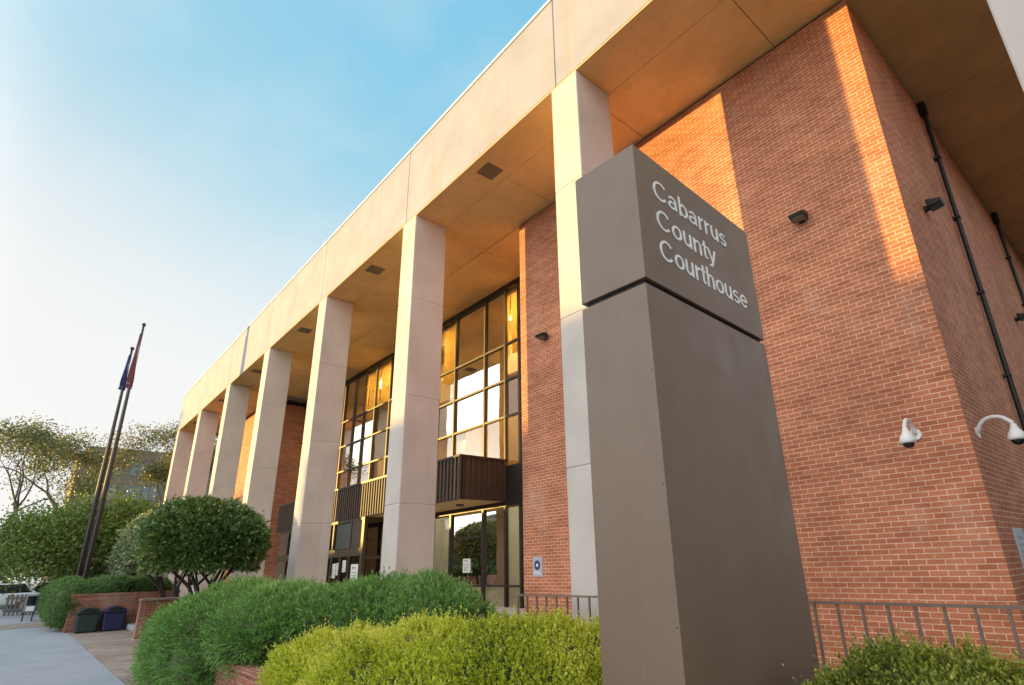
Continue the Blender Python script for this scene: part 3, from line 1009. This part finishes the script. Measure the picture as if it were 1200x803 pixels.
shrub('golden_shrub', 'rounded yellow-green shrub left of the sign pylon, in front of the juniper', 'shrub', YEL, 19000, 13, .12, (.024, .0135), M['yellow'], .45, .9, 0, .7, .5, (.50, .34, .12), .86, .08, 5.)
YE2 = [(-1.36, -1.8, .56, .68, .70, .43), (-.4, -1.75, .56, .85, .8, .44), (.6, -1.8, .55, .9, .8, .44), (-.8, -2.45, .50, .85, .5, .42), (1.6, -1.9, .55, .8, .75, .42)]
shrub('golden_shrub', 'yellow-green shrub right of the sign pylon, against the railing', 'shrub', YE2, 15000, 13, .12, (.024, .0135), M['olivebush'], .45, .9, 0, .7, .5, (.42, .26, .15), .86, .09, 5.)
HD2 = [(-26.1, -4.45, .75, 1.35, .62, .78), (-28.4, -4.4, .8, 1.6, .7, .82), (-31, -4.3, .85, 1.8, .7, .8), (-26.3, -3.4, 1.15, 1.3, .9, .47), (-26.3, -2.35, 1.12, 1.25, .8, .45), (-28.6, -3.2, 1.15, 1.5, 1.1, .5), (-34, -4.3, .85, 1.9, .7, .8)]
shrub('clipped_hedge', 'dense dark clipped hedge on the tall brick planter behind the bins', 'hedge', HD2, 20000, 5, .09, (.06, .028), M['hedgegreen'], .1, .8, 0, .5, .45, (.5, .16, .16), .9, .05, 3.)


def branchy(mb, p, d, L, rad, depth, spread, tips, segs=3, up=.15, decay=.72):
    pts = [p.copy()]; rr = [rad]; q = p.copy(); dd = d.copy()
    for i in range(segs):
        dd = (dd + Vector((random.gauss(0, .13), random.gauss(0, .13), random.gauss(up * .3, .08)))).normalized()
        q = q + dd * (L / segs); pts.append(q.copy()); rr.append(rad * (1 - .35 * (i + 1) / segs))
    mb.tube(pts, rr, 6 if depth > 1 else 4, caps=False)
    if depth == 0:
        tips.append((q, dd)); return
    for j in range(random.choice((2, 3, 3))):
        ax = Vector((random.gauss(0, 1), random.gauss(0, 1), random.gauss(0, .6)))
        nd = (dd + ax.normalized() * spread + Vector((0, 0, up))).normalized()
        branchy(mb, q, nd, L * decay * random.uniform(.8, 1.15), rr[-1] * .72, depth - 1, spread, tips, segs, up, decay)
    if depth <= 2: tips.append((q, dd))


def clump_leaves(name, tips, per, spread, leaf, m, parent, tint):
    T = np.array([t[0] for t in tips]); n = len(T) * per
    i = np.repeat(np.arange(len(T)), per)
    B = T[i] + rng.normal(0, 1, (n, 3)) * spread * np.array([1, 1, .6])
    A = unit(rng.normal(size=(n, 3)) + np.array([0, 0, -.1])); S = unit(np.cross(A, rng.normal(size=(n, 3))))
    tn = tint[0] + tint[1] * rng.normal(size=len(T))[i] + tint[2] * rng.normal(size=n)
    return mesh_leaves(name, B, A, S, leaf[0] * rng.uniform(.7, 1.3, n), leaf[1] * rng.uniform(.7, 1.3, n), tn, m, parent)


# dome-clipped trees by the steps
def dome_tree(name, base, crown, label, m, n, stems, tint, leaf=(.075, .038), trunk='darkbark'):
    E = np.array(crown)
    t = thing(name, base, label, 'tree')
    P, N = on_blobs(crown, n, crown[0][2] - crown[0][5] * .62, .11, 2.6)
    P = P - N * (rng.uniform(0, .16, (n, 1)))
    A = unit(N + np.array([0, 0, .35]) + rng.normal(0, .5, (n, 3)))
    l = .13 * np.exp(rng.normal(0, .4, n))
    B, ax, S, idx = sprigs(P - A * (l * .3)[:, None], A, l, 6, 0, 0, .85)
    tn = tint[0] + tint[1] * wob(P, 1.6)[idx] + tint[2] * rng.normal(size=len(idx))
    mesh_leaves('crown', B, ax, S, leaf[0] * rng.uniform(.7, 1.3, len(B)), leaf[1] * rng.uniform(.7, 1.3, len(B)), tn, m, t)
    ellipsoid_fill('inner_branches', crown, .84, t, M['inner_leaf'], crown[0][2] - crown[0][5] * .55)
    mb = MB(); c0 = Vector(crown[0][:3])
    for i in range(stems):
        w = 6.28 * i / stems + .4
        b0 = Vector(base) + Vector((.10 * math.cos(w), .10 * math.sin(w), -.1))
        b2 = c0 + Vector((math.cos(w) * crown[0][3] * .62, math.sin(w) * crown[0][4] * .62, -crown[0][5] * .25))
        b1 = b0.lerp(b2, .45) + Vector((-.12 * math.cos(w), -.12 * math.sin(w), .05))
        b3 = b0.lerp(b2, .7) + Vector((random.gauss(0, .06), random.gauss(0, .06), 0))
        mb.tube([b0, b1, b3, b2], [.055, .045, .036, .022], 7, caps=False)
        br = b3 + Vector((random.gauss(0, .35), random.gauss(0, .35), .5))
        mb.tube([b1, b1.lerp(br, .5) + Vector((random.gauss(0, .05), 0, 0)), br], [.034, .028, .018], 6, caps=False)
    mb.build('trunk', M[trunk], t, smooth=True)
    return t


dome_tree('dome_tree', (-17.6, -2.2, .62), [(-18.0, -2.4, 2.42, 1.32, 1.38, 1.06), (-17.35, -2.1, 2.30, .95, 1.0, .85), (-18.5, -2.7, 2.3, .95, .95, .82)],
          'dark green dome-clipped tree on several dark stems in front of the columns', M['holly'], 11000, 6, (.45, .18, .26), (.105, .055))
dome_tree('dome_tree', (-23.6, -1.9, .48), [(-23.8, -2.3, 2.5, 1.5, 1.4, 1.12), (-24.7, -2.75, 2.2, .95, .9, .8)],
          'paler grey-green dome-clipped tree half hidden behind the darker one', M['greygreen'], 8000, 4, (.5, .22, .28), (.12, .06))


# background trees
def leafy_tree(name, base, h, label, m, depth, L0, spread, per, cl, leaf, tint, rad, up=.15, lean=(0, 0), group=None, decay=.72):
    t = thing(name, base, label, 'tree', group)
    mb = MB(); tips = []
    p = Vector(base)
    branchy(mb, p + Vector((0, 0, -.2)), Vector((lean[0], lean[1], 1)).normalized(), L0, rad, depth, spread, tips, 3, up, decay)
    mb.build('trunk', M['bark'], t, smooth=True)
    clump_leaves('crown', tips, per, cl, leaf, m, t, tint)
    return t


random.seed(3)
leafy_tree('broad_tree', (-43, -3.6, -.15), 8, 'broad fresh-green tree behind the flagpoles', M['lime'], 4, 2.25, .85, 380, .8, (.17, .09), (.45, .18, .18), .24, .02)
leafy_tree('broad_tree', (-58, -6.6, -.15), 8, 'fresh-green tree at the far left edge beyond the slatted screen', M['lime'], 4, 1.95, .9, 300, .75, (.17, .09), (.38, .16, .18), .2, .0)
leafy_tree('broad_tree', (-45.5, -.2, -.15), 8, 'fresh-green tree between the flagpoles and the end of the colonnade', M['lime'], 4, 1.95, .9, 300, .75, (.17, .09), (.42, .16, .18), .2, .0)
random.seed(11)
leafy_tree('tall_tree', (-66, -3.5, -.15), 18, 'tall sparse golden-lit tree rising behind the green tree', M['olive'], 6, 6.0, .55, 28, .72, (.24, .12), (.5, .25, .2), .42, .10)
random.seed(21)
leafy_tree('tall_tree', (-60, -8.4, -.15), 15, 'tall thin-leaved tree with bare dark branches at the far left edge', M['olive'], 6, 4.5, .66, 18, .6, (.20, .10), (.25, .2, .2), .34, .08)
random.seed(5)
leafy_tree('tall_tree', (-70, 6, -.15), 16, 'tall sparse tree in front of the distant office block', M['olive'], 6, 5.4, .6, 28, .72, (.24, .12), (.45, .25, .2), .36, .08)
# far belt of woods closing the view
wd = MB()
B = []
for i in range(260):
    a = rng.uniform(-250, 120); B.append((-150 + rng.uniform(-14, 14), a, rng.uniform(1, 7)))
B = np.array(B); n = 70000; i = rng.integers(0, len(B), n)
Pp = B[i] + rng.normal(0, 1, (n, 3)) * np.array([3, 3, 1.8]); Pp[:, 2] = np.abs(Pp[:, 2])
Aa = unit(rng.normal(size=(n, 3))); Ss = unit(np.cross(Aa, rng.normal(size=(n, 3))))
o = mesh_leaves('far_woods', Pp, Aa, Ss, np.full(n, .7), np.full(n, .45), .35 + .2 * rng.normal(size=n), M['hedgegreen'], None)
tag(o, 'far belt of green trees closing the street view', 'woods', kind='stuff')

# ------------------------------------------------------------------ flagpoles and flags
def flagpole(x, y, h, label):
    t = thing('flagpole', (x, y, 0), label, 'flagpole', 'flagpoles in the far hedge')
    b = MB(); b.tube([(x, y, 0), (x, y, h * .5), (x, y, h)], [.115, .095, .05], 14); b.build('pole', M['pole'], t, smooth=True)
    b = MB(); b.lathe((x, y, h), [(.02, 0), (.075, .05), (.10, .11), (.075, .18), (.02, .22)], 14); b.build('finial', M['pole'], t, smooth=True)
    b = MB(); b.tube([(x + .13, y - .06, 1.2), (x + .07, y - .03, h - .1)], .008, 5); b.build('halyard', M['flag_white'], t)


def limp_flag(x, y, z1, L, label, stripes):
    """cloth hanging in folds beside the pole"""
    t = thing('flag', (x, y, z1 - L), label, 'flag')
    nu, nv = 15, 14
    def P(i, j):
        a = i / (nu - 1); bb = j / (nv - 1)
        w = (.05 + .15 * bb) * (1 - .25 * bb * bb)
        xx = x + .09 + a * w * .55 + .05 * math.sin(9 * a + 3 * bb)
        yy = y - .04 + .11 * math.sin(17 * a + 2 * bb) * (.4 + bb)
        zz = z1 - L * bb * (1 - .22 * a) - .15 * a
        return (xx, yy, zz)
    strips = {}
    for i in range(nu - 1):
        for j in range(nv - 1):
            key = 'flag_blue' if j < 6 and i < 8 else stripes[(i // 2) % len(stripes)]
            strips.setdefault(key, MB()).quad(P(i, j), P(i + 1, j), P(i + 1, j + 1), P(i, j + 1))
    nm = {'flag_blue': 'blue_field', 'flag_red': 'red_stripes', 'flag_white': 'white_stripes'}
    for k_, mb in strips.items(): mb.build(nm[k_], M[k_], t, smooth=True)


flagpole(-34.19, -3.88, 12.55, 'shorter-looking bronze flagpole, left of the pair')
flagpole(-33.77, -3.66, 13.8, 'taller bronze flagpole, right of the pair')
limp_flag(-34.19, -3.88, 12.3, 1.9, 'limp dark blue flag on the lower flagpole', ['flag_blue', 'flag_white'])
limp_flag(-33.77, -3.66, 13.4, 3.0, 'limp striped flag hanging from the taller flagpole', ['flag_red', 'flag_white'])

# ------------------------------------------------------------------ bins
def recycling_bin(x, y, m, label):
    t = thing('recycling_bin', (x, y, 0), label, 'bin', 'bins against the far brick planter')
    b = MB(); b.prism([(y - .27, 0), (y + .27, 0), (y + .30, .54), (y - .30, .54)], 'x', x - .27, x + .27); b.build('body', m, t, bevel=.05, seg=3)
    pts = [(y + .31 * math.cos(w), .54 + .19 * math.sin(w)) for w in [math.pi * i / 10 for i in range(11)]]
    b = MB(); b.prism(pts, 'x', x - .29, x + .29); b.build('lid', m, t, bevel=.02, seg=2)
    b = MB()
    b.prism([(y + .19 * math.cos(6.283 * i / 16), .615 + .09 * math.sin(6.283 * i / 16)) for i in range(16)], 'x', x + .285, x + .30); b.build('opening', M['hole'], t)


recycling_bin(-24.40, -4.02, M['bin_green'], 'dark green round-topped bin against the brick planter')
recycling_bin(-24.40, -3.34, M['bin_blue'], 'deep blue round-topped bin against the brick planter')

# ------------------------------------------------------------------ far left street clutter
t = thing('slatted_screen', (-38, -5.4, 0), 'low weathered slatted wooden screen on the pavement beyond the hedge', 'fence')
b = MB()
for i in range(9):
    b.box(-38.05, -38.0, -6.05 + i * .15, -5.95 + i * .15, .08, 1.0)
b.build('slats', M['wood'], t)
b = MB(); b.box(-38.11, -38.05, -6.1, -4.7, .25, .35); b.box(-38.11, -38.05, -6.1, -4.7, .8, .88); b.build('cross_rails', M['wood'], t)
t = thing('newspaper_box', (-33.9, -5.25, 0), 'small grey newspaper box with a dark window beside the far hedge', 'newspaper box')
b = MB(); b.box(-34.1, -33.7, -5.45, -5.05, .35, 1.05); b.build('case', M['car_grey'], t, bevel=.03)
b = MB(); b.box(-33.698, -33.68, -5.40, -5.10, .62, .98); b.build('window', M['car_glass'], t)
b = MB(); b.box(-33.698, -33.685, -5.38, -5.12, .40, .58); b.build('panel', M['paper'], t)
for xx in (-34.06, -33.76):
    for yy in (-5.41, -5.11):
        b = MB(); b.box(xx - .02, xx + .02, yy - .02, yy + .02, 0, .36); b.build('leg', M['dark'], t)


def car(x, y, rz, m, label, tall=0.):
    t = thing('parked_car', (x, y, -.13), label, 'car', 'cars parked beyond the courthouse', rz)
    pr = [(-2.2, .35), (-2.25, .75), (-2.1, .98), (-1.0, 1.02), (1.1 + tall * .8, 1.05), (2.1, .95), (2.25, .7), (2.2, .35)]
    b = MB(); b.prism(pr, 'y', -.88, .88); b.build('body', m, t, world=False, bevel=.10, seg=3, smooth=True)
    cab = [(-1.25, 1.0), (-.45, 1.50 + tall * .2), (.9 + tall * .6, 1.52 + tall * .2), (1.6 + tall * .5, 1.0)]
    b = MB(); b.prism(cab, 'y', -.76, .76); b.build('roof', m, t, world=False, bevel=.09, seg=3, smooth=True)
    b = MB()
    win = [(-1.0, 1.06), (-.42, 1.43 + tall * .2), (.85 + tall * .6, 1.44 + tall * .2), (1.32 + tall * .5, 1.06)]
    b.prism(win, 'y', -.775, .775)
    b.build('side_windows', M['car_glass'], t, world=False)
    b = MB(); b.quad((-1.235, -.66, 1.06), (-1.235, .66, 1.06), (-.50, .62, 1.47 + tall * .2), (-.50, -.62, 1.47 + tall * .2)); b.build('windscreen', M['car_glass'], t, world=False)
    w0 = None
    for xx in (-1.35, 1.35):
        for yy in (-.80, .80):
            b = MB(); b.tube([(xx, yy - .1, .33), (xx, yy + .1, .33)], .33, 20)
            w = b.build('wheel', M['tyre'], t, world=False)
            b = MB(); s_ = 1 if yy > 0 else -1; b.tube([(xx, yy + s_ * .10, .33), (xx, yy + s_ * .112, .33)], .2, 14); b.build('rim', M['rim'], w, world=False)
    for yy in (-.62, .62):
        b = MB(); b.box(-2.27, -2.2, yy - .16, yy + .16, .68, .82); b.build('headlight', M['head_lamp'], t, world=False)
        b = MB(); b.box(2.18, 2.27, yy - .16, yy + .16, .72, .86); b.build('tail_light', M['red_lamp'], t, world=False)


car(-51.2, -6.6, R(90), M['car_white'], 'white car parked at the far left end of the pavement', .6)
car(-53.0, -4.2, R(95), M['car_tan'], 'beige car parked behind the slatted screen', .9)
car(-52.6, -.6, R(88), M['car_grey'], 'silver car half hidden above the clipped hedge', .4)
car(-54.5, 3.6, R(90), M['car_white'], 'white car behind the hedge near the end of the colonnade', .2)

# ------------------------------------------------------------------ far office block
t = thing('office_block', (-124, 12, 0), 'distant grey office block with window bands behind the trees', 'building')
b = MB(); b.box(-140, -119, -2, 40, -.2, 21.5); b.build('wall', M['far_wall'], t)
b = MB(); b.box(-139, -119.5, -1, 39, 21.5, 22.5); b.build('roof', M['far_wall'], t)
w0 = None
for fl in range(5):
    for j in range(7):
        y0 = -.5 + j * 5.6
        b = MB(); b.box(-119.05, -118.9, y0, y0 + 4.4, 2.0 + fl * 4, 4.3 + fl * 4)
        w = b.build('window', M['far_glass'], t)
        if fl >= 2 and j < 4:
            b = MB()
            for q_ in (1.1, 2.2, 3.3): b.box(-118.9, -118.82, y0 + q_ - .05, y0 + q_ + .05, 2.0 + fl * 4, 4.3 + fl * 4)
            b.build('frame', M['far_wall'], w)

# ------------------------------------------------------------------ shops across the street (they cast the low shade and show in the glass)
def shop(x0, x1, h, m, label, two):
    t = thing('shop_building', ((x0 + x1) / 2, -31, 0), label, 'building', 'shops across the street')
    b = MB(); b.box(x0 + .01, x1 - .01, -37, -25, -.2, h - .25); b.build('wall', m, t)
    b = MB(); b.box(x0, x1, -37.05, -24.9, h - .25, h); b.build('parapet', M['shop_wall_tan'], t, bevel=.02)
    n = max(2, int((x1 - x0) / 2.6)); w = (x1 - x0) / n
    for i in range(n):
        a = x0 + i * w
        b = MB(); b.box(a + .25, a + w - .25, -25.0, -24.94, .5, 2.9); b.build('shop_window', M['shop_glass'], t)
        if two:
            b = MB(); b.box(a + .6, a + w - .6, -25.0, -24.95, 4.4, 6.2); wn = b.build('window', M['shop_glass'], t)
            b = MB(); b.box(a + .5, a + w - .5, -24.95, -24.85, 4.28, 4.4); b.build('sill', M['shop_wall_tan'], wn)


shop(-38.5, -32, 9.0, M['shop_wall'], 'two-storey brick shop building across the street from the courthouse corner', True)
shop(-46.5, -38.5, 7.55, M['shop_wall_tan'], 'tan stucco shop building across the street, next to the tallest one', True)
shop(-49.5, -46.5, 6.15, M['shop_wall'], 'lowest narrow brick shop across the street with a plain parapet', False)
shop(-55.6, -49.5, 6.95, M['shop_wall_tan'], 'narrow tan shop across the street', False)
shop(-112, -82, 8.0, M['shop_wall_tan'], 'long two-storey tan building across the street, farthest along', True)
shop(-80, -55.6, 4.7, M['shop_wall'], 'long one-storey brick shop across the street', False)


def side_block():  # out-of-view block added to darken the end wall, end soffit and sign side
    t = thing('unseen_brick_block', (22, 14, 0), 'plain unseen brick block added right of the courthouse to block sky light', 'building')
    b = MB(); b.box(13, 32, -4, 34, -.2, 11.5); b.build('wall', M['shop_wall'], t)
    b = MB(); b.box(12.95, 32.05, -4.05, 34.05, 11.5, 11.9); b.build('parapet', M['shop_wall_tan'], t, bevel=.02)
    for i in range(6):
        for z in (1.2, 5.2):
            b = MB(); b.box(12.9, 12.97, -2 + i * 5.8, .2 + i * 5.8, z, z + 2.2); w = b.build('window', M['shop_glass'], t)
            b = MB(); b.box(12.82, 12.98, -2.1 + i * 5.8, .3 + i * 5.8, z - .12, z); b.build('sill', M['shop_wall_tan'], w)


side_block()
